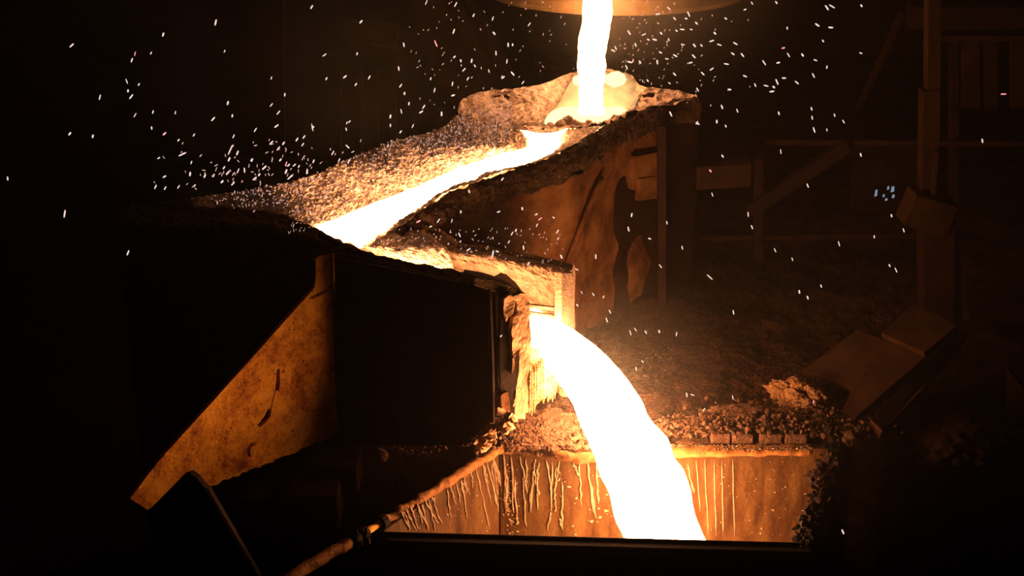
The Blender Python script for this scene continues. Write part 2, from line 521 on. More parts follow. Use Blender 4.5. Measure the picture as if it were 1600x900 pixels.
# --- spout near wall (dark side to the viewer)
NW = [(205,320,2.70),(300,325,2.755),(350,325,2.785),(430,333,2.80),(470,347,2.80),(500,361,2.80),(560,389,2.78),(620,406,2.76),(700,420,2.725),(745,429,2.70),(782,439,2.685)]
npt = [P(a, b, z=c) for a, b, c in NW]
ns = cat_rom(npt, 200)
fa, fb = (-1.16, 8.60), (-0.10, 8.10)    # plan line of the outer steel face
def Fp(px, py): return PP(px, py, fa, fb)
fdir = Vector((fb[0] - fa[0], fb[1] - fa[1], 0)).normalized(); fn = Vector((fdir.y, -fdir.x, 0))
g = []
for i, p in enumerate(ns):
    t = (p.x - fa[0]) / (fb[0] - fa[0])
    if t >= 0:
        outer = Vector((p.x, fa[1] + (fb[1] - fa[1]) * t, 0))
        outer.y = min(outer.y, p.y - 0.03)
        bz = 1.62
    else:
        outer = Vector((p.x - 0.02, p.y - 0.12 - 0.25 * min(1, -t), 0)); outer.y = max(outer.y, 8.6)
        bz = 0.0
    g.append(cat_rom([p + V(0.02, 0.16, -0.45), p + V(0.0, 0.05, -0.06), p, Vector((p.x, p.y * 0.5 + outer.y * 0.5, p.z - 0.015)), Vector((outer.x, outer.y, p.z - 0.07)), Vector((outer.x, outer.y, p.z - 0.45)), Vector((outer.x, outer.y, bz))], 40))
g = displace(g, 0.012, 4, seed=14, fine=0.012, fs=22)
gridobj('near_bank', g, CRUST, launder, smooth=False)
# steel face plate over it, with a lighter strip painted in for its lit edge
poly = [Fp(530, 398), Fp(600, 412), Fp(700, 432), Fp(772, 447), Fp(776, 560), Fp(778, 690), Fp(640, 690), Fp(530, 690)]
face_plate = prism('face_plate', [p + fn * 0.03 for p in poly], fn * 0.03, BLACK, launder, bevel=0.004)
tube('lit_edge_strip', [Fp(771, 452) + fn * 0.05, Fp(770, 520) + fn * 0.055, Fp(772, 600) + fn * 0.05, Fp(774, 640) + fn * 0.05], 0.008, RUST, face_plate, n=6, rough=0.5)
# refractory end of the near wall
def solid(name, poly, vec, mat, parent, amp, seed, n=10):
    o = prism(name, poly, vec, mat, parent)
    bm = bmesh.new(); bm.from_mesh(o.data)
    bmesh.ops.triangulate(bm, faces=bm.faces)
    bmesh.ops.subdivide_edges(bm, edges=bm.edges, cuts=n, use_grid_fill=True)
    for v in bm.verts:
        q = v.co + Vector((seed, seed * .7, 0))
        v.co += Vector((fbm(q, 12, 3), fbm(q + Vector((9, 0, 0)), 12, 3), 0.6 * fbm(q + Vector((0, 9, 0)), 12, 3))) * amp
    bm.to_mesh(o.data); bm.free()
    return o
en = Vector((0.915, -0.40, 0))
# the end of the near wall: dark recess, ragged bricks and a lit inner slab
e2a, e2b = (-0.10, 8.08), (0.09, 8.19)
def E2(px, py): return PP(px, py, e2a, e2b)
e2n = Vector((0.50, -0.866, 0))
end_lining = solid('end_lining', [E2(802, 463), E2(812, 458), E2(822, 460), E2(827, 475), E2(829, 540), E2(830, 600), E2(820, 655), E2(800, 655), E2(807, 600), E2(812, 545), E2(806, 500)], V(-0.12, 0.30, 0.02), BRICKM, launder, 0.012, 1, n=7)
solid('end_brick', [E2(783, 464), E2(795, 457), E2(801, 468), E2(798, 488), E2(786, 501), E2(784, 480)], e2n * 0.035, BRICKM, end_lining, 0.012, 2, n=4)
solid('end_brick', [E2(798, 494), E2(806, 490), E2(809, 515), E2(810, 538), E2(801, 556), E2(795, 545), E2(794, 520)], e2n * 0.035, BRICKM, end_lining, 0.014, 3, n=5)
solid('end_brick', [E2(797, 558), E2(801, 555), E2(801, 575), E2(796, 582)], e2n * 0.03, RUST, end_lining, 0.008, 4, n=3)
solid('end_brick', [E2(778, 615), E2(790, 610), E2(795, 640), E2(791, 655), E2(783, 650)], e2n * 0.03, RUST, end_lining, 0.01, 5, n=4)
prism('recess_shade', [E2(774, 452), E2(786, 446), E2(806, 458), E2(812, 540), E2(806, 660), E2(780, 668)], V(-0.14, 0.30, -0.10), BLACK, launder)  # black sheet set in so the recess reads as shaded
prism('crest_cap', [E2(740, 431), E2(770, 436), E2(792, 443), E2(808, 451), E2(823, 462), E2(812, 465), E2(800, 463), E2(776, 458), E2(740, 446)], V(-0.07, 0.22, -0.04), CRUST, launder, bevel=0.01)
# lip face under the spout with hanging drips
lip_face = solid('lip_face', [E(826, 548), E(874, 540), E(876, 560), E(875, 598), E(850, 622), E(824, 645), E(820, 640)], -en * 0.2, PALE, launder, 0.01, 6)
for k in range(15):
    x = 823 + k * 3.6
    y0 = 636 - k * 3.0
    a_ = E(x, y0 - 60) + en * 0.02; b_ = E(x, y0 + random.uniform(4, 22)) + en * 0.02
    rr = random.uniform(0.008, 0.016)
    tube('drip', lin([a_, a_.lerp(b_, .7), b_], 6), [rr, rr, rr, rr, rr * .8, rr * .3], PALE, lip_face, n=6, rough=0.5, seed=k)
# crusty slag hanging at the near bottom corner
cr = []
for k in range(90):
    t = random.random()
    px = 742 + 52 * t + random.gauss(0, 5); py = 702 - 50 * t + random.gauss(0, 7)
    cr.append((PP(px, py, (-0.35, 7.97), (0.2, 7.97)), random.choice((0.008, 0.012, 0.02, 0.032))))
scatter('hanging_slag', cr, BRICKM, launder)
cr = []
for k in range(70):
    px = random.uniform(600, 745); py = 694 + 8 * math.sin(px * 0.05) + random.gauss(0, 3)
    cr.append((Fp(px, py) + fn * 0.06, random.uniform(0.005, 0.014)))
scatter('bottom_crumbs', cr, RUBBLE, launder)
lump('slag_knob', Fp(604, 704) + fn * 0.08, 0.05, RUBBLE, 3, launder, amp=0.2)

# --- side wing plate catching the light
wa, wb_ = (-1.16, 8.58), (-2.32, 7.38)
def W(px, py): return PP(px, py, wa, wb_)
wn = Vector((0.72, -0.69, 0))
poly = [W(203, 779), W(250, 718), W(300, 663), W(350, 608), W(420, 530), W(492, 449), W(494, 400), W(545, 388), W(545, 672)] + [W(540 - t * 218 / 42 + random.uniform(-1, 1), 674 + t * 89 / 42 + random.uniform(-2.2, 2.2)) for t in range(42)] + [W(322, 763), W(236, 800), W(228, 795)]
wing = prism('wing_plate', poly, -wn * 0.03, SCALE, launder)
def cutter(pts):
    return prism('c', [W(x, y) + wn * 0.1 for x, y in pts], -wn * 0.3, BLACK)
cut(wing, [cutter([(433, 577), (437, 576), (438, 592), (436, 611), (430, 610), (432, 592)]),
           cutter([(419, 639), (424, 640), (423, 651), (407, 668), (402, 665), (413, 651)]),
           cutter([(386, 705), (388, 698), (393, 694), (392, 700), (391, 708), (394, 714), (389, 715)]),
           cutter([(482, 466), (496, 459), (512, 451), (513, 448), (528, 444), (528, 447), (516, 453), (503, 461), (489, 468)]),
           ])
wing['label'] = 'orange scaled plate with cracks'
tube('edge_cover', cat_rom([W(488, 446), W(491, 420), W(493, 400), W(515, 393), W(548, 386)], 16), 0.014, BLACK, wing, n=8, rough=0.5)  # black tube added to cover the plate's brightly lit top edge
# raised ledge along its lower edge and weld bead at the crack
tube('hole_lip', [W(391, 696) + wn * .005, W(398, 693) + wn * .012, W(404, 691) + wn * .005], 0.01, SCALE, wing, n=6, rough=0.5)
tube('weld_bead', cat_rom([W(424, 640), W(427, 625), W(431, 610)], 8), 0.007, SCALE, wing, n=6, rough=0.5)

# support blocks in the dark under the spout
for nm, q in (('support_block', (372, 780, 425, 810, 7.9)), ('support_block', (480, 730, 560, 775, 8.1)), ('support_block', (445, 775, 530, 830, 7.9))):
    x0, y0, x1, y1, d = q
    a = P(x0, y0, d=d); b = P(x1, y1, d=d)
    box(nm, ((a.x + b.x) / 2, d + 0.15, (a.z + b.z) / 2), (abs(b.x - a.x), 0.3, abs(a.z - b.z)), BEAMM, launder, bevel=0.015)
for x in (-2.3, -1.3, -0.3):
    box('support_leg', (x, 8.9 + (0.2 if x < -1 else 0), 0.8), (0.2, 0.25, 1.6), DARK, launder)
# dam lumps between basin and channel
for k, (x, y, r) in enumerate(((888, 186, .045), (898, 190, .035), (920, 190, .03), (876, 193, .05), (860, 196, .04), (905, 194, .035), (840, 197, .04))):
    lump('dam_lump', P(x, y + 3, z=3.02), r, SAND, 20 + k, launder, sub=2)
# loose grains on the bank
gr = []
for k in range(3200):
    i = random.randrange(0, 235); j = int(random.betavariate(1.2, 2.0) * 88)
    gr.append((CHG[i][j] + V(random.uniform(-.01, .01), random.uniform(-.01, .01), 0.003), random.uniform(0.004, 0.013)))
scatter('loose_grains', gr, SAND, launder, sub=1)

# ================================================================== molten metal
def ribbon(name, stations, mat, label, nu=120, nv=21, crown=0.02, thick=0.06):
    rows = []
    for (lx, ly), (rx, ry), z in stations:
        a = P(lx, ly, z=z) if lx > 20 else V(lx, ly, z); b = P(rx, ry, z=z) if rx > 20 else V(rx, ry, z)
        m1, m2 = a.lerp(b, .33), a.lerp(b, .67)
        if not rows: m1, m2 = P(840, 211, z=z), P(866, 210, z=z)
        rows.append([a, m1, m2, b])
    g = loft(rows, nu, nv)
    heat = []
    for i in range(nu):
        for j in range(nv):
            v = j / (nv - 1)
            e = min(v, 1 - v) * 2
            p = g[i][j]
            g[i][j] = p + V(0, 0, crown * (1 - (2 * v - 1) ** 2) + 0.006 * fbm(p, 9, 3))
            heat.append(min(1.0, e / 0.30))
    top = g
    bot = [[p + V(0, 0, -thick) for p in r] for r in g]
    verts = [p for r in top for p in r] + [p for r in bot for p in r]
    n = nu * nv
    faces = []
    for i in range(nu - 1):
        for j in range(nv - 1):
            a = i * nv + j
            faces.append((a, a + 1, a + nv + 1, a + nv)); faces.append((n + a, n + a + nv, n + a + nv + 1, n + a + 1))
    o = meshobj(name, verts, faces, mat, None, True)
    set_heat(o, heat + [0.0] * n)
    return tag(o, label, 'molten metal')
ribbon('launder_flow', [((812,203),(888,201),3.035),((821,216),(876,217),3.015),((821,231),(869,237),2.995),((766,245),(803,263),2.955),((716,263),(735,286),2.905),((646,293),(663,320),2.835),((586,316),(620,348),2.775),
    ((526,341),(576,375),2.715),((488,354),(562,388),2.685),((-1.30,8.98),(-0.86,9.25),2.63),((-0.95,8.74),(-0.62,9.08),2.56),((-0.5,8.52),(-0.25,8.92),2.45),((-0.12,8.44),(0.1,8.80),2.34),((0.11,8.47),(0.33,8.66),2.24)], FLOWM, 'white hot metal flowing down the sand channel between basin and spout')
def stream(name, edges, dfun, mat, label, depth=0.5, nu=90, nv=28, wob=0.012, extra=None):
    cl, cr_ = [], []
    for (y, l, r) in edges:
        cl.append(P(l, y, d=dfun(y))); cr_.append(P(r, y, d=dfun(y)))
    if extra:
        for a, b in extra: cl.append(Vector(a)); cr_.append(Vector(b))
    A = cat_rom(cl, nu); B = cat_rom(cr_, nu)
    g = []
    for i in range(nu):
        c = (A[i] + B[i]) / 2; s = (B[i] - A[i]) / 2
        tan = ((A[min(i + 1, nu - 1)] + B[min(i + 1, nu - 1)]) - (A[max(i - 1, 0)] + B[max(i - 1, 0)])).normalized()
        dep = s.cross(tan).normalized() * s.length * depth
        row = []
        for k in range(nv):
            a = 2 * math.pi * k / nv
            p = c + s * math.cos(a) + dep * math.sin(a)
            p += (p - c).normalized() * wob * fbm(p, 6, 3)
            row.append(p)
        g.append(row)
    o = gridobj(name, g, mat, None, True, wrap=True, caps=True)
    return tag(o, label, 'molten metal')
fall_edges = [(500,806,862),(507,817,880),(520,820,902),(545,833,934),(572,853,963),(600,874,985),(630,893,1004),(655,903,1015),(680,915,1037),(697,923,1046),(712,930,1049),(728,934,1062),(745,939,1072),(765,948,1080),(785,955,1082),(805,961,1085),(822,967,1092),(840,976,1100),(880,990,1112)]
stream('spout_stream', fall_edges, lambda y: 8.60 - 0.87 * min(1, max(0, (y - 498) / 340.0)), FALLM, 'thick white hot metal stream arching from the spout into the rusty pot', depth=0.55,
       extra=[(V(0.78, 7.70, 0.62), V(1.25, 7.70, 0.62))])
pour_edges = [(-95,922,964),(-40,916,962),(0,912,958),(30,908,953),(60,905,949),(85,904,946),(110,903,945),(135,902,943),(155,905,941),(172,906,942),(186,900,950),(194,896,952)]
stream('ladle_stream', pour_edges, lambda y: 11.22, POURM, 'narrow white hot metal stream falling from the ladle into the sand basin', depth=0.8, wob=0.02)
# pool in the basin
pl = [P(x, y, z=PZ + 0.03) for (_, (x, y)) in BR]
pl = cat_rom(pl + [pl[0]], 60)[:-1]
c0 = sum(pl, Vector()) / len(pl)
prism('basin_pool', [c0 + (p - c0) * 0.98 for p in pl], (0, 0, -0.08), POOLM)
tag(bpy.data.objects['basin_pool'], 'glowing pool of metal in the sand basin under the ladle stream', 'molten metal')
# splash thrown up behind the stream
SP = [((848,190),(858,176),(872,160),(884,142),(893,124)), ((868,191),(872,172),(880,152),(890,132),(902,113)), ((890,192),(890,170),(893,148),(900,126),(910,112)), ((915,192),(915,168),(918,146),(922,128),(925,116)),
      ((940,192),(942,170),(945,150),(950,130),(955,113)), ((960,190),(962,172),(968,152),(972,132),(975,113)), ((975,186),(980,170),(985,152),(988,136),(985,121)), ((985,178),(992,166),(998,152),(1000,142),(998,134))]
rows = []
for r in SP:
    row = []
    for k, (x, y) in enumerate(r):
        row.append(P(x, y, d=11.27 + 0.40 * math.sin(k / 4 * 1.5)))
    rows.append(row)
g = loft(rows, 60, 40)
heat = []
for i in range(60):
    for j in range(40):
        u = i / 59; v = j / 39
        p = g[i][j]
        p += V(0, -0.06, 0) * (0.5 + fbm(p, 5, 3)) + V(0, 0, 0.02) * fbm(p + V(7, 0, 0), 7, 3)
        g[i][j] = p
        heat.append(max(0, min(1, (1.25 - 1.15 * v) * (1 - abs(2 * u - 0.95) ** 2.5) )))
back = [[p + V(0, 0.05, -0.01) for p in r] for r in g]
nuv = 60 * 40
verts = [p for r in g for p in r] + [p for r in back for p in r]
faces = []
for i in range(59):
    for j in range(39):
        a = i * 40 + j
        faces.append((a, a + 1, a + 41, a + 40)); faces.append((nuv + a, nuv + a + 40, nuv + a + 41, nuv + a + 1))
sp = meshobj('metal_splash', verts, faces, SPLASHM, None, True)
set_heat(sp, heat + heat)
tag(sp, 'yellow sheet of splashing metal against the back of the sand basin', 'molten metal')
for x, y, r, lb in ((905, 126, 0.055, 'small white hot metal blob left of the ladle stream'), (962, 124, 0.085, 'larger white hot metal blob right of the ladle stream')):
    o = lump('metal_blob', P(x, y, d=11.5), (r, r * .8, r * .75), POOLM, 31 + int(x), smooth=True, amp=0.15)
    tag(o, lb, 'molten metal')

# ================================================================== receiving pot
BL, BRR, FR, FL = V(-0.085, 8.29, 0), V(2.12, 8.33, 0), V(1.70, 7.14, 0), V(-0.765, 7.26, 0)
ZR = 1.5
pot = empty('receiving_pot', (0.75, 7.75, 0), 'open rusty steel pot with splash-streaked walls under the spout stream', 'pot')
def wall(name, a, b, t, zt, zb, mat, amp=0.0, crown=None):
    d = (b - a).normalized(); n = Vector((d.y, -d.x, 0))
    return prism(name, [a + V(0, 0, zb), b + V(0, 0, zb), b + V(0, 0, zt), a + V(0, 0, zt)], n * t, mat, pot, bevel=0.008)
back_wall = wall('back_wall', BRR, BL, 0.08, ZR - 0.02, 0.1, WALLRUST)
left_wall = wall('left_wall', BL, FL, 0.07, ZR, 0.1, WALLRUST)
wall('front_wall', FL, FR, 0.02, ZR, 0.0, BLACK)  # front wall and apron black, not rust: unlit outside put into the colour
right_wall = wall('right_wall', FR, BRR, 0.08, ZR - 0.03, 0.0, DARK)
prism('pot_bottom', [BL + V(0, 0, .1), BRR + V(0, 0, .1), FR + V(0, 0, .1), FL + V(0, 0, .1)], V(0, 0, -0.1), DARK, pot)
# thick front apron under the near rim
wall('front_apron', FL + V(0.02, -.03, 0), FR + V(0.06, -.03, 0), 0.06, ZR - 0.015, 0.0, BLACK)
# rims
back_rim = tube('back_rim', lin([P(1030, 708, z=1.5), P(1110, 706, z=1.5), P(1200, 704, z=1.5), P(1268, 703, z=1.5)], 40), 0.036, PIPEM, pot, n=12, rough=0.3)
tube('back_rim', cat_rom([P(778, 702, z=1.5), P(815, 700, z=1.5), P(850, 706, z=1.5), P(890, 714, z=1.5), P(940, 714, z=1.5), P(1030, 708, z=1.5)], 60), 0.034, RUST, pot, n=12, rough=0.5)
# spacer blocks on the back rim
for k, (x0, x1) in enumerate(((1112, 1142), (1145, 1178), (1188, 1222), (1228, 1262))):
    a = P(x0, 697, z=1.5); b = P(x1, 696, z=1.5)
    box('rim_block', ((a.x + b.x) / 2, a.y + 0.09, 1.53), (b.x - a.x, 0.10, 0.075), RUBBLE, back_rim, bevel=0.008)
# splash crust on rim
cr = []
for k in range(420):
    x = random.uniform(1100, 1268); cr.append((P(x, random.gauss(699, 2.0), z=1.525), random.uniform(0.003, 0.009)))
for k in range(160):
    x = random.uniform(785, 935); cr.append((P(x, 703 + random.gauss(0, 3) + max(0, (x - 850)) * 0.08, z=1.51), random.uniform(0.005, 0.014)))
scatter('rim_crust', cr, RUBBLE, pot)
cr = [(P(random.uniform(1040, 1268), random.gauss(698.5, 1.8), z=1.53), random.uniform(0.003, 0.008)) for k in range(500)]
scatter('rim_splash', cr, DRIP, pot)
# crusted right wall edge
cr = []
for k in range(330):
    t = random.random()
    p = BRR.lerp(FR, t) + V(random.gauss(0.03, 0.03), random.gauss(0, 0.03), ZR - 0.02 + random.gauss(0, 0.025))
    cr.append((p, random.uniform(0.008, 0.034)))
scatter('edge_crust', cr, BLACK, pot)  # crust coloured black so its shaded silhouette is in the material
lump('crust_lump', BRR.lerp(FR, 0.33) + V(-0.02, 0, ZR - 0.02), (0.07, 0.06, 0.06), BLACK, 61, right_wall)
lump('crust_lump', BRR + V(0.02, 0.08, ZR + 0.03), (0.05, 0.05, 0.09), BLACK, 62, right_wall)
lump('crust_lump', BRR + V(0.16, 0.10, ZR + 0.02), (0.08, 0.07, 0.07), RUBBLE, 63, right_wall)
# drips frozen on the inner walls
def wallpt(px, py, a, b, off=0.012):
    p = PP(px, py, (a.x, a.y), (b.x, b.y))
    d = (b - a).normalized(); n = Vector((d.y, -d.x, 0))
    if n.y > 0: n = -n
    return p + n * off
LD = [(625,800,640,828),(632,795,650,828),(640,790,652,826),(650,785,668,826),(660,778,684,818),(672,772,690,820),(700,752,712,790),(722,738,728,770),(735,735,738,762),(742,728,765,828),(752,722,768,790),(760,718,778,800),(768,712,790,790)]
BD = [(786,706,795,775),(797,708,804,780),(812,712,824,770),(822,715,822,760),(836,716,832,750),(829,755,828,800),(852,718,862,765),(862,720,860,800),(874,720,866,770),(860,800,855,828),(866,770,868,800),(895,722,905,745),(905,722,908,790),(918,722,926,800),(925,760,930,810),
      (1088,718,1094,800),(1101,718,1107,838),(1116,718,1119,838),(1128,718,1130,838),(1145,718,1148,838),(1075,725,1084,770),(874,810,878,828)]
rd = random.Random(5)
for k in range(14):
    x = rd.uniform(628, 775); y = 712 + (782 - x) * 0.613; LD.append((x, y, x + rd.uniform(6, 10), min(829, y + rd.uniform(20, 70))))
for k in range(14):
    x = rd.uniform(788, 935); y = 716 + rd.uniform(0, 40); BD.append((x, y, x + rd.uniform(-3, 5), min(835, y + rd.uniform(20, 80))))
for k, (x0, y0, x1, y1) in enumerate(LD + BD):
    left = k < len(LD)
    a, b = (BL, FL) if left else (BRR, BL)
    n = 9
    pts, rad = [], []
    thin = x0 > 1080
    for i in range(n):
        t = i / (n - 1)
        x = x0 + (x1 - x0) * t + (0 if i in (0,) else random.uniform(-1.2, 1.2) * (0.4 if thin else 1)); y = y0 + (y1 - y0) * t
        pts.append(wallpt(x, y, a, b, 0.001))
        rad.append((0.0045 if thin else random.uniform(0.004, 0.010)) * (0.5 if i in (0, n - 1) else 1))
    tube('drip', pts, rad, DRIP, left_wall if left else back_wall, n=6)
cr = []
for k in range(60):
    x = random.uniform(1105, 1260); y = random.uniform(720, 838)
    cr.append((wallpt(x, y, BRR, BL, 0.0), random.uniform(0.003, 0.008)))
for k in range(110):
    y = random.uniform(725, 838); x = 793 + (y - 710) * 0.08 + random.gauss(0, 7)
    cr.append((wallpt(x, y, BRR, BL, 0.0), random.uniform(0.004, 0.010)))
for k in range(40):
    x = random.uniform(640, 770); y = max(random.uniform(740, 830), 716 + (782 - x) * 0.613)
    cr.append((wallpt(x, y, BL, FL, 0.0), random.uniform(0.004, 0.010)))
for k in range(35):
    x = random.uniform(870, 960); y = random.uniform(735, 835)
    cr.append((wallpt(x, y, BRR, BL, 0.0), random.uniform(0.004, 0.013)))
scatter('frozen_splash', cr, DRIP, pot)
# metal inside the pot
c = (BL + BRR + FR + FL) / 4
poly = [c + (q - c) * 0.93 + V(0, 0, 0.60) for q in (BL, BRR, FR, FL)]
POTM = mat_hot('pot_metal', 1.2, col=(1.0, 0.40, 0.12))
tag(prism('pot_metal', poly, V(0, 0, -0.3), POTM), 'crusting glowing metal collecting inside the rusty pot', 'molten metal')

# pipe along the left rim
pipe = empty('gas_pipe', P(470, 893, z=1.5), 'rusty pipe with a clamp running along the left rim of the pot', 'pipe')
pp = [P(440, 912, z=1.52), P(470, 893, z=1.52), P(520, 862, z=1.52), P(546, 848, z=1.52)]
tube('pipe_section', lin(pp, 20), 0.036, PIPEM, pipe, rough=0.25)
tube('pipe_section', lin([P(542, 850, z=1.52), P(598, 815, z=1.52)], 16), 0.022, SCALE, pipe, rough=0.2)
tube('pipe_section', lin([P(596, 816, z=1.52), P(650, 783, z=1.52), P(720, 740, z=1.52), P(782, 702, z=1.52)], 60), 0.031, PIPEM, pipe, rough=0.55)
for x, y, r in ((553, 843, 0.05), (567, 834, 0.044), (597, 816, 0.045)):
    a = P(x - 3, y + 2, z=1.52); b = P(x + 4, y - 3, z=1.52)
    ring_ = tube('clamp_ring', [a, b], r, BLACK, pipe, n=10, smooth=False)
for x, y in ((556, 828), (572, 826), (563, 846), (575, 842)):
    tube('clamp_bolt', [P(x, y, z=1.58), P(x + 1, y + 8, z=1.56)], 0.011, DARK, ring_, n=6, smooth=False)

# leaning beam in front of the wing plate
lb = empty('leaning_beam', (-0.7, 6.9, 0), 'dark steel beam leaning against the lower end of the orange plate', 'beam')
D0 = 6.9
poly = [P(230, 800, d=D0), P(262, 768, d=D0), P(285, 744, d=D0), P(297, 740, d=D0), P(308, 748, d=D0), P(322, 765, d=D0)]
ext = (P(404, 905, d=D0) - P(322, 765, d=D0)); k_ = poly[5].z / -ext.z
low = [poly[0] + ext * (k_ * poly[0].z / poly[5].z), poly[5] + ext * k_]
prism('beam_web', poly + [low[1], low[0]], V(0.01, 0.04, 0), BLACK, lb)
beam('beam_flange', poly[5] + V(0.005, 0.03, 0), low[1] + V(0.005, 0.03, 0), 0.05, 0.012, BLACK, lb, up=(1, 0, 0.5))
beam('beam_flange', poly[0] + V(-0.005, 0.03, -0.01), low[0] + V(-0.005, 0.03, 0), 0.05, 0.012, DARK, lb, up=(1, 0, 0.5))

# ================================================================== rubble and plates behind the pot
rb = []
for k in range(5500):
    x = random.uniform(0.0, 2.6); y = 8.42 + abs(random.gauss(0, 0.35))
    if x < 0.55 and y > 8.9: continue
    rb.append((V(x, y, bank_z(x, y) + 0.006), random.choice((0.005, 0.007, 0.010, 0.016))))
for k in range(1100):
    px = random.gauss(850, 45); py = random.uniform(655, 702)
    q = P(px, py, z=1.55); rb.append((q, random.choice((0.006, 0.008, 0.012, 0.02))))
for k in range(1200):
    px = random.gauss(1180, 75); py = 675 - abs(random.gauss(0, 18))
    q = P(px, py, z=1.58); rb.append((q + V(0, 0, random.uniform(-.04, .03)), random.choice((0.006, 0.008, 0.012, 0.018))))
sc = scatter('slag_rubble', rb, RUBBLE)
tag(sc, 'loose brown slag rubble strewn on the bank behind the pot', 'rubble', kind='stuff')
# raised heaps
o = lump('slag_heap', P(1175, 668, z=1.45), (0.62, 0.24, 0.13), RUBBLE, 71, sub=6, amp=0.25, fine=0.16)
tag(o, 'low brown slag heap behind the blocks on the pot rim', 'heap')
o = lump('sand_heap', P(850, 668, z=1.46), (0.33, 0.22, 0.10), RUBBLE, 72, sub=5, amp=0.2, fine=0.25)
tag(o, 'bright orange slag heap below the spout lip', 'heap')
o = lump('slag_chunk', P(1245, 620, z=1.58), (0.20, 0.10, 0.11), CHUNK, 73, sub=5, amp=0.45, fine=0.16, rotz=-0.5)
tag(o, 'pale knobbly slag chunk lying in front of the tilted plates', 'slag')
o = lump('slag_boulder', P(1490, 690, z=1.4), (0.36, 0.3, 0.17), BEAMM, 74, sub=4, amp=0.15)
tag(o, 'dark rounded boulder right of the stacked plates', 'boulder')
o = lump('clay_block', P(888, 605, z=1.60), (0.09, 0.08, 0.10), BRICKM, 75, sub=4, amp=0.15)
tag(o, 'tan clay block behind the drips of the spout lip', 'block')

def plate(name, pts, t, mat, label, cat, group=None):
    p = [P(x, y, z=z) for x, y, z in pts]
    n = (p[1] - p[0]).cross(p[2] - p[0]).normalized()
    if n.z > 0: n = -n
    return tag(prism(name, p, n * t, mat, bevel=0.006), label, cat, group)
plate('steel_plate', [(1340,514,1.86),(1447,557,1.86),(1336,653,1.60),(1316,641,1.60),(1331,606,1.66),(1254,578,1.62)], 0.05, PLATEM, 'notched brown steel plate tilted on the slag bank', 'plate')
plate('steel_plate', [(1427,474,2.02),(1497,508,2.02),(1444,551,1.90),(1376,520,1.90)], 0.05, PLATEM, 'small square steel plate lying higher behind the notched plate', 'plate')
plate('steel_beam', [(1360,655,1.64),(1379,673,1.60),(1440,612,1.70),(1514,522,1.84),(1496,516,1.87)], 0.09, PLATEM, 'long flat steel beam lying beside the notched plate', 'beam')
o = prism('upright_sheet', [P(1572, 575, d=8.6), P(1604, 612, d=8.6), P(1625, 700, d=8.6), P(1625, 1010, d=8.6), P(1580, 1010, d=8.6)], V(0.02, 0.05, 0), BEAMM)
tag(o, 'bent upright steel sheet at the right edge', 'sheet')

# ================================================================== ladle above
LC = Vector((0.92, 12.68, 0))
ladle = empty('ladle', (LC.x, LC.y, 3.8), 'large round steel ladle hanging above the basin, only its lower edge in view', 'ladle')
LZ = 3.735
prof = [(0.0, LZ), (1.05, LZ), (1.17, LZ + 0.015), (1.20, LZ + 0.06), (1.21, LZ + 0.3), (1.26, LZ + 1.5), (1.33, LZ + 1.52), (1.33, LZ + 1.62), (1.16, LZ + 1.62), (1.1, LZ + 0.3), (0.0, LZ + 0.25)]
g = [[Vector((LC.x + r * math.cos(2 * math.pi * k / 72), LC.y + r * math.sin(2 * math.pi * k / 72), z)) for k in range(72)] for r, z in prof]
gridobj('ladle_shell', g, LADLEM, ladle, smooth=False, wrap=True)
prism('pouring_lip', [LC + V(-0.38, -1.15, LZ + 1.50), LC + V(0.1, -1.15, LZ + 1.50), LC + V(-0.04, -1.5, LZ + 1.40), LC + V(-0.30, -1.5, LZ + 1.40)], V(0, 0, 0.08), LADLEM, ladle)
for s in (-1, 1):
    tube('trunnion', [LC + V(s * 1.2, 0, LZ + 0.9), LC + V(s * 1.5, 0, LZ + 0.9)], 0.12, DARK, ladle, n=20)
    beam('hanger', LC + V(s * 1.45, 0, LZ + 0.85), LC + V(s * 1.45, 0, 8.9), 0.12, 0.08, DARK, ladle, up=(0, 1, 0))
tag(tube('lip_metal', [P(941, -92, d=11.22), V(0.75, 11.17, LZ + 1.55), V(0.76, 11.55, LZ + 1.66)], [0.1, 0.1, 0.09], POURM), 'white hot metal leaving the ladle lip above the frame', 'molten metal')

# ================================================================== background, left
fr = empty('furnace_frame', P(565, 215, d=13.4), 'pale brown steel frame with uprights in the haze behind the left bank', 'frame')
DF = 13.4
def fbeam(nm, x0, y0, x1, y1, w, h, d=DF, mat=BEAMM, par=fr):
    return beam(nm, P(x0, y0, d=d), P(x1, y1, d=d), w, h, mat, par, up=(0, 1, 0) if abs(x1 - x0) < abs(y1 - y0) else (0, 0, 1))
for x, w in ((523, 0.13), (561, 0.06), (588, 0.05), (614, 0.06)):
    fbeam('upright', x, 72, x, 318, w, 0.12) if x > 530 else fbeam('upright', x, 84, x, 318, w, 0.12)
fbeam('lintel', 545, 70, 628, 84, 0.14, 0.09)
fbeam('lintel', 538, 45, 622, 52, 0.2, 0.16)
fbeam('crossbar', 560, 150, 616, 150, 0.05, 0.04)
hood = empty('fume_hood', P(700, 75, d=13.2), 'sloping dark red fume chute rising behind the basin', 'hood')
prism('chute', [P(600, -60, d=13.2), P(700, -60, d=13.2), P(812, 160, d=13.2), P(720, 200, d=13.2)], V(0, 0.4, 0.1), BEAMM, hood)
fbeam('chute_flange', 700, -60, 812, 160, 0.06, 0.08, d=13.15, par=hood)
fbeam('chute_post', 765, 150, 765, 318, 0.1, 0.1, d=13.4, mat=DARK, par=hood)
tag(tube('hanging_cable', [P(443, -80, d=13), P(443, 60, d=13), P(444, 160, d=13), P(444, 318, d=13)], 0.018, BEAMM), 'thin upright conduit in the dark at upper left', 'conduit')

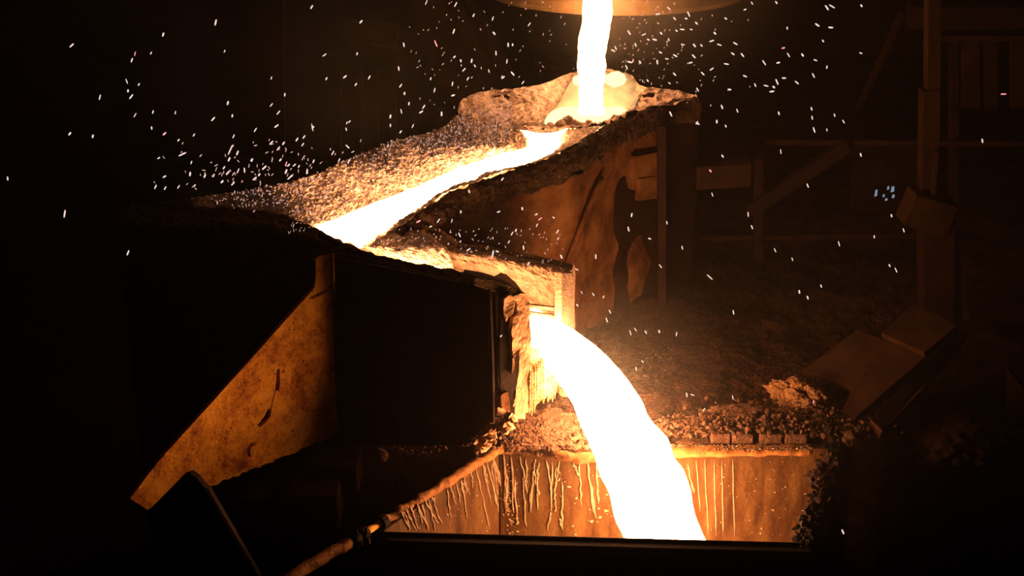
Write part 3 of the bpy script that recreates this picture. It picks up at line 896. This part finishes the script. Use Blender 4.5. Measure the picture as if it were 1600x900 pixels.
# ================================================================== background, right
col_ = empty('column', P(1455, 500, z=1.5), 'tall rusty steel column with a bracket standing at the right', 'column')
dc = P(1455, 500, z=1.5).y
fbeam('shaft', 1458, -60, 1456, 140, 0.10, 0.12, d=dc, par=col_)
fbeam('shaft', 1452, 138, 1450, 320, 0.135, 0.14, d=dc, par=col_)
fbeam('side_pipe', 1463, 235, 1457, 320, 0.04, 0.04, d=dc - 0.08, par=col_)
box('bracket', P(1448, 330, d=dc - 0.02), (0.36, 0.25, 0.26), BEAMM, col_, rot=Matrix.Rotation(0.3, 3, 'Y'))
fbeam('base_shaft', 1462, 310, 1462, 500, 0.25, 0.2, d=dc, mat=DARK, par=col_)
prism('base_gusset', [P(1484, 318, d=dc - 0.05), P(1494, 318, d=dc - 0.05), P(1498, 400, d=dc - 0.05), P(1516, 499, d=dc - 0.05), P(1487, 499, d=dc - 0.05)], V(0, 0.1, 0), BEAMM, col_)
rail = empty('guard_rail', P(1185, 460, d=11.8), 'dark guard rail with two bars and a diagonal brace left of the column', 'railing')
fbeam('rail_bar', 1185, 222, 1600, 224, 0.05, 0.045, d=11.8, par=rail)
fbeam('rail_bar', 1040, 372, 1440, 367, 0.06, 0.05, d=11.8, par=rail, mat=DARK)
fbeam('rail_post', 1185, 215, 1185, 455, 0.08, 0.08, d=11.8, par=rail, mat=DARK)
fbeam('brace', 1170, 330, 1325, 226, 0.10, 0.12, d=11.75, par=rail, mat=DARK)
bb = box('box_beam', P(1128, 270, d=11.3), (0.46, 0.25, 0.2), BEAMM, None, rot=Matrix.Rotation(-0.06, 3, 'Y'))
tag(bb, 'short square beam end behind the right end of the launder', 'beam')
tag(fbeam('shell_post', 1034, 200, 1034, 492, 0.07, 0.07, d=10.75, mat=DARK, par=None), 'slim upright post at the far end of the launder shell', 'post')
cab = empty('panel_wall', P(1540, 170, d=12.4), 'dark panel frame with pale vertical sheets at upper right', 'frame')
fbeam('top_bar', 1420, 25, 1660, 25, 0.2, 0.2, d=12.4, par=cab, mat=DARK)
fbeam('top_bar', 1470, 60, 1660, 58, 0.06, 0.05, d=12.4, par=cab)
for x0, x1, m in ((1504, 1530, BEAMM), (1538, 1558, DARK), (1580, 1625, BEAMM)):
    prism('sheet', [P(x0, 64, d=12.4), P(x1, 64, d=12.4), P(x1 + 2, 172, d=12.4), P(x0, 170, d=12.4)], V(0, 0.05, 0), m, cab)
fbeam('panel_post', 1490, 40, 1490, 372, 0.08, 0.08, d=12.5, par=cab, mat=DARK)
fbeam('panel_brace', 1410, 20, 1340, 170, 0.06, 0.06, d=12.5, par=cab, mat=DARK)
# dark screen far behind with small chinks of daylight
scr = empty('dark_screen', P(1390, 330, d=13.1), 'black sheet screen with chinks of daylight behind the guard rail', 'screen')
prism('screen_sheet', [P(1330, 225, d=13.1), P(1435, 225, d=13.1), P(1435, 300, d=13.1), Vector((P(1435, 300, d=13.1).x, 13.1, 1.5)), Vector((P(1330, 300, d=13.1).x, 13.1, 1.5))], V(0, 0.03, 0), BLACK, scr)
for k, (x, y, w, h) in enumerate(((1369, 302, 4, 12), (1381, 306, 3, 5), (1388, 294, 3, 6), (1395, 296, 5, 10), (1396, 307, 4, 6), (1385, 312, 4, 4))):
    p = P(x, y, d=13.09); q = 13.3 / 2200
    prism('daylight_gap', [p + V(-w * q / 2, 0, -h * q / 2), p + V(w * q / 2, 0, -h * q / 3), p + V(w * q / 2.5, 0, h * q / 2), p + V(-w * q / 3, 0, h * q / 2.4)], V(0, 0.01, 0), DAYM, scr)

# ================================================================== haze
hz = bpy.data.materials.new('haze')
nt, N, L = nodes_of(hz)
N.remove(N['Principled BSDF'])
vs = N.new('ShaderNodeVolumeScatter')
vs.inputs['Color'].default_value = (0.9, 0.8, 0.7, 1)
vs.inputs['Density'].default_value = 0.002
vs.inputs['Anisotropy'].default_value = 0.2
L.new(vs.outputs[0], N['Material Output'].inputs['Volume'])
hb = prism('haze', [V(-4.5, 6.6, 0.3), V(5.0, 6.6, 0.3), V(5.0, 13.6, 0.3), V(-4.5, 13.6, 0.3)], (0, 0, 5.5), hz)
tag(hb, 'thin brown smoke haze hanging around the glowing metal', 'haze', kind='stuff')

puffs = []
def puff(c, r, dens, label):
    m = hz.copy(); m.name = 'smoke'
    N, L = m.node_tree.nodes, m.node_tree.links
    sct = [n for n in N if n.type == 'VOLUME_SCATTER'][0]
    geo = N.new('ShaderNodeNewGeometry')
    sub_ = N.new('ShaderNodeVectorMath'); sub_.operation = 'SUBTRACT'; sub_.inputs[1].default_value = c
    div = N.new('ShaderNodeVectorMath'); div.operation = 'DIVIDE'; div.inputs[1].default_value = r
    ln = N.new('ShaderNodeVectorMath'); ln.operation = 'LENGTH'
    mr = N.new('ShaderNodeMapRange'); mr.interpolation_type = 'SMOOTHSTEP'
    mr.inputs['From Min'].default_value = 0.0; mr.inputs['From Max'].default_value = 0.95; mr.inputs['To Min'].default_value = dens * 2; mr.inputs['To Max'].default_value = 0.0
    L.new(geo.outputs['Position'], sub_.inputs[0]); L.new(sub_.outputs[0], div.inputs[0]); L.new(div.outputs[0], ln.inputs[0])
    L.new(ln.outputs['Value'], mr.inputs['Value']); L.new(mr.outputs[0], sct.inputs['Density'])
    o = lump('smoke_puff', c, r, m, len(puffs) + 90, sub=4, amp=0.0, fine=0.0, smooth=True)
    tag(o, label, 'smoke', kind='stuff'); puffs.append(o)
puff(V(1.05, 11.5, 4.1), (0.9, 0.7, 0.9), 0.11, 'glowing brown smoke around the ladle stream')
puff(V(1.25, 11.6, 4.1), (1.5, 1.1, 1.4), 0.05, 'wider thin smoke right of the ladle stream')
puff(V(0.6, 8.3, 1.9), (1.2, 0.7, 1.1), 0.022, 'hot haze hugging the spout stream')
puff(V(-1.2, 10.6, 3.1), (0.9, 0.6, 0.5), 0.02, 'pale smoke rising over the sand bank')
puff(V(-1.5, 11.6, 3.2), (1.5, 0.9, 1.1), 0.022, 'dim brown smoke before the furnace frame')

# ================================================================== sparks
SPK = """112,71 255,54 337,35 211,84 236,83 206,94 198,127 217,132 200,142 205,151 156,152 351,80 424,122 445,148 211,180 239,175 274,176 356,161 363,181 333,186
237,200 145,213 257,209 303,211 109,209 365,213 279,219 285,241 399,203 432,197 424,164 435,176 248,247 299,254 360,234 358,249 371,239 394,250 350,262
257,276 297,272 320,275 243,292 258,294 279,292 304,290 347,284 364,287 356,270 334,274 372,267 382,266 413,262 405,273 398,279 393,250 435,232 424,223 443,224
464,218 475,214 473,226 489,199 542,192 546,190 541,202 626,206 645,197 610,196 438,250 447,256 451,258 460,258 467,260 447,268 480,268 453,277 490,252 520,239
530,250 545,252 543,229 606,228 487,11 564,34 507,86 558,84 631,70 681,68 709,49 712,7 740,24 666,4 770,29 772,52 623,107 577,121 510,123 539,120
556,132 626,134 632,146 639,162 673,123 710,89 720,95 725,109 737,95 742,103 764,111 775,83 792,96 801,115 786,121 817,129 794,70 801,70 827,38 707,131
679,141 708,149 731,123 690,178 658,175 662,167 610,182 627,174 488,199 962,75 958,79 979,105 984,97 989,95 993,70 1000,97 983,51 1006,54 1013,62
1023,62 1033,52 1057,48 1066,46 1072,29 1076,22 1054,29 1045,13 1028,22 1088,36 1080,46 1045,62 1032,82 1027,97 1042,92 1055,87 1067,70 1085,71 1096,71 1084,88
1079,98 1112,64 1117,52 1112,108 1098,115 1012,126 1054,116 1046,130 1090,140 1048,178 1089,192 1346,9 1300,10 1292,12 1277,39 1298,43 1230,44 1286,64 1224,75 1232,86
1254,86 1274,94 1345,83 1216,98 1194,98 1292,105 1271,118 1225,122 1214,128 1197,134 1209,136 1206,143 1180,133 1245,129 1164,119 1160,86 1145,84 1149,68 1134,29 1164,15
1175,5 1213,4 1140,140 1124,70 1135,100 1128,167 1152,173 1217,177 1268,170 1269,184 1304,180 1318,190 1272,203 1292,203 1345,242 1220,237 1129,244 1568,147 1535,220 1262,290
1169,335 1175,355 1211,391 1311,381 1366,370 1393,337 1238,405 1412,360 1390,415 1400,422 1283,447 1090,193 1120,190 1134,197 1110,267 1113,304 987,336 982,358 1015,373 1042,348
1066,387 1032,416 1109,433 901,421 931,401 877,401 871,362 872,373 865,340 844,342 1249,456 1262,465 1146,488 1271,628 1145,621 985,520 993,515 1009,519 1030,518 1057,522
890,459 909,457 927,460 943,464 953,487 948,500 902,477 994,576 783,525 1317,831 12,279 101,334 200,395 816,326 838,335 839,352 800,365 806,360 795,378 777,393
770,397 732,390 719,378 718,367 706,345 685,345 673,354 654,346 826,412 720,331 733,299 785,280 779,331 818,387 1073,617 1082,617 1100,640 1004,565"""
spots = [tuple(map(int, t.split(','))) for t in SPK.split()]
bpy.context.view_layer.update()
dg = bpy.context.evaluated_depsgraph_get()
for h_ in [hb] + puffs: h_.hide_viewport = True
bpy.context.view_layer.update()
dg = bpy.context.evaluated_depsgraph_get()
def free_depth(px, py, lo=8.6, hi=11.6):
    r = ray(px, py).normalized()
    hit, loc, *_ = scene.ray_cast(dg, EYE, r)
    t = random.uniform(lo, hi)
    if hit: t = min(t, (loc - EYE).length - random.uniform(0.08, 0.3))
    return EYE + r * t, t
def spark_mesh(name, mat):
    v = [(0, 0, 1), (0, 0, -1)] + [(0.5 * math.cos(a), 0.5 * math.sin(a), z) for z in (0.6, -0.6) for a in (0, 1.571, 3.142, 4.712)]
    f = []
    for k in range(4):
        a, b = 2 + k, 2 + (k + 1) % 4
        f += [(0, a, b), (a, a + 4, b + 4, b), (1, b + 4, a + 4)]
    me = bpy.data.meshes.new(name); me.from_pydata(v, [], f); me.materials.append(mat)
    return me
SMW, SMR = spark_mesh('spark', SPARKM), spark_mesh('spark_red', SPARKR)
def region(x, y):
    if x < 480: return ('tiny white spark flying in the dark left of the conduit', 'sparks at far left') if x < 443 else ('tiny white spark flying just right of the thin conduit', 'sparks by the conduit')
    if y < 300 and x < 700: return ('tiny white spark flying above the sandy left bank', 'sparks above the left bank')
    if y < 200 and x < 930: return ('tiny white spark flying left of the ladle stream', 'sparks left of the ladle stream')
    if y < 260 and x < 1120: return ('tiny white spark flying right of the ladle stream', 'sparks right of the ladle stream')
    if y < 260: return ('tiny white spark flying above the guard rail', 'sparks above the guard rail')
    if x < 890 and y < 450: return ('tiny white spark in front of the outer launder shell', 'sparks before the launder shell')
    if x < 1060: return ('tiny white spark flying beside the start of the spout stream', 'sparks beside the spout stream')
    return ('tiny white spark flying in the dark before the guard rail and plates', 'sparks before the guard rail')
rnd = random.Random(11)
for k, (x, y) in enumerate(spots):
    p, t = free_depth(x, y)
    if x < 480: ang = 62 + rnd.gauss(0, 14)
    elif x > 1120 and y > 150: ang = 105 + rnd.gauss(0, 10)
    elif x > 1000 and y < 150: ang = 150 + rnd.gauss(0, 30)
    elif x > 880: ang = 112 + rnd.gauss(0, 25)
    else: ang = 70 + rnd.gauss(0, 30)
    ang = math.radians(ang)
    ln = rnd.uniform(5, 9.5) * (1.5 if rnd.random() < 0.08 else 1)
    if (x, y) == (101, 334): ln = 14
    if (x, y) == (360, 234): ln = 20
    wd = rnd.uniform(1.7, 2.6)
    mpp = t / 2250.0
    d = (RGT * math.cos(ang) + UPV * math.sin(ang) + FWD * rnd.uniform(-.4, .4)).normalized()
    o = bpy.data.objects.new('spark', SMR if rnd.random() < 0.06 else SMW)
    o.rotation_mode = 'QUATERNION'; o.rotation_quaternion = d.to_track_quat('Z', 'Y')
    o.location = p
    o.scale = (wd * mpp, wd * mpp, ln * mpp / 2)
    COL.objects.link(o)
    lb_, gp = region(x, y)
    tag(o, lb_, 'spark', gp)
# the uncountable shower of glints just above the sand bank and around the streams
verts, faces = [], []
base_v = [v.co.copy() for v in SMW.vertices]; base_f = [tuple(p.vertices) for p in SMW.polygons]
def glint(x, y, ln, wd, near=True):
    p, t = free_depth(x, y, 11.8, 12.2) if near else free_depth(x, y)
    if near and t > 11.7: return
    mpp = t / 2250.0
    ang = math.radians(rnd.gauss(75, 35))
    d = (RGT * math.cos(ang) + UPV * math.sin(ang)).normalized()
    M = d.to_track_quat('Z', 'Y').to_matrix()
    b = len(verts)
    for v in base_v: verts.append(p + M @ Vector((v.x * wd * mpp, v.y * wd * mpp, v.z * ln * mpp / 2)))
    faces.extend(tuple(b + i for i in f) for f in base_f)
for k in range(1700):
    x = rnd.uniform(330, 800)
    ytop = 305 - (x - 330) * 0.33; ybot = 330 if x < 450 else 355 - (x - 500) * 0.45
    if x < 470 and rnd.random() > (x - 320) / 220: continue
    ybot = min(ybot, 325 if x < 450 else ybot)
    y = ytop + (ybot - ytop) * rnd.betavariate(1.3, 1.3)
    glint(x, y, rnd.uniform(1.5, 5.0), rnd.uniform(0.55, 1.1))
for k in range(110): glint(*(lambda a: (a, rnd.uniform(355, 385 + (a - 570) * 0.14)))(rnd.uniform(580, 880)), rnd.uniform(2, 5), rnd.uniform(0.9, 1.4))
for k in range(120): glint(rnd.gauss(440, 75), rnd.gauss(270, 26), rnd.uniform(3, 6.5), rnd.uniform(1.0, 1.7), False)
for k in range(90): glint(rnd.uniform(640, 900), rnd.uniform(0, 170), rnd.uniform(2, 5), rnd.uniform(0.9, 1.5), False)
for k in range(110): glint(960 + abs(rnd.gauss(0, 80)), rnd.uniform(0, 170), rnd.uniform(2, 5), rnd.uniform(0.9, 1.5), False)
me = bpy.data.meshes.new('spark_shower'); me.from_pydata([tuple(v) for v in verts], [], faces); me.materials.append(GLINTM)
o = bpy.data.objects.new('spark_shower', me); COL.objects.link(o)
tag(o, 'dense shower of tiny glints over the sand bank and around the streams', 'sparks', kind='stuff')
for h_ in [hb] + puffs: h_.hide_viewport = False
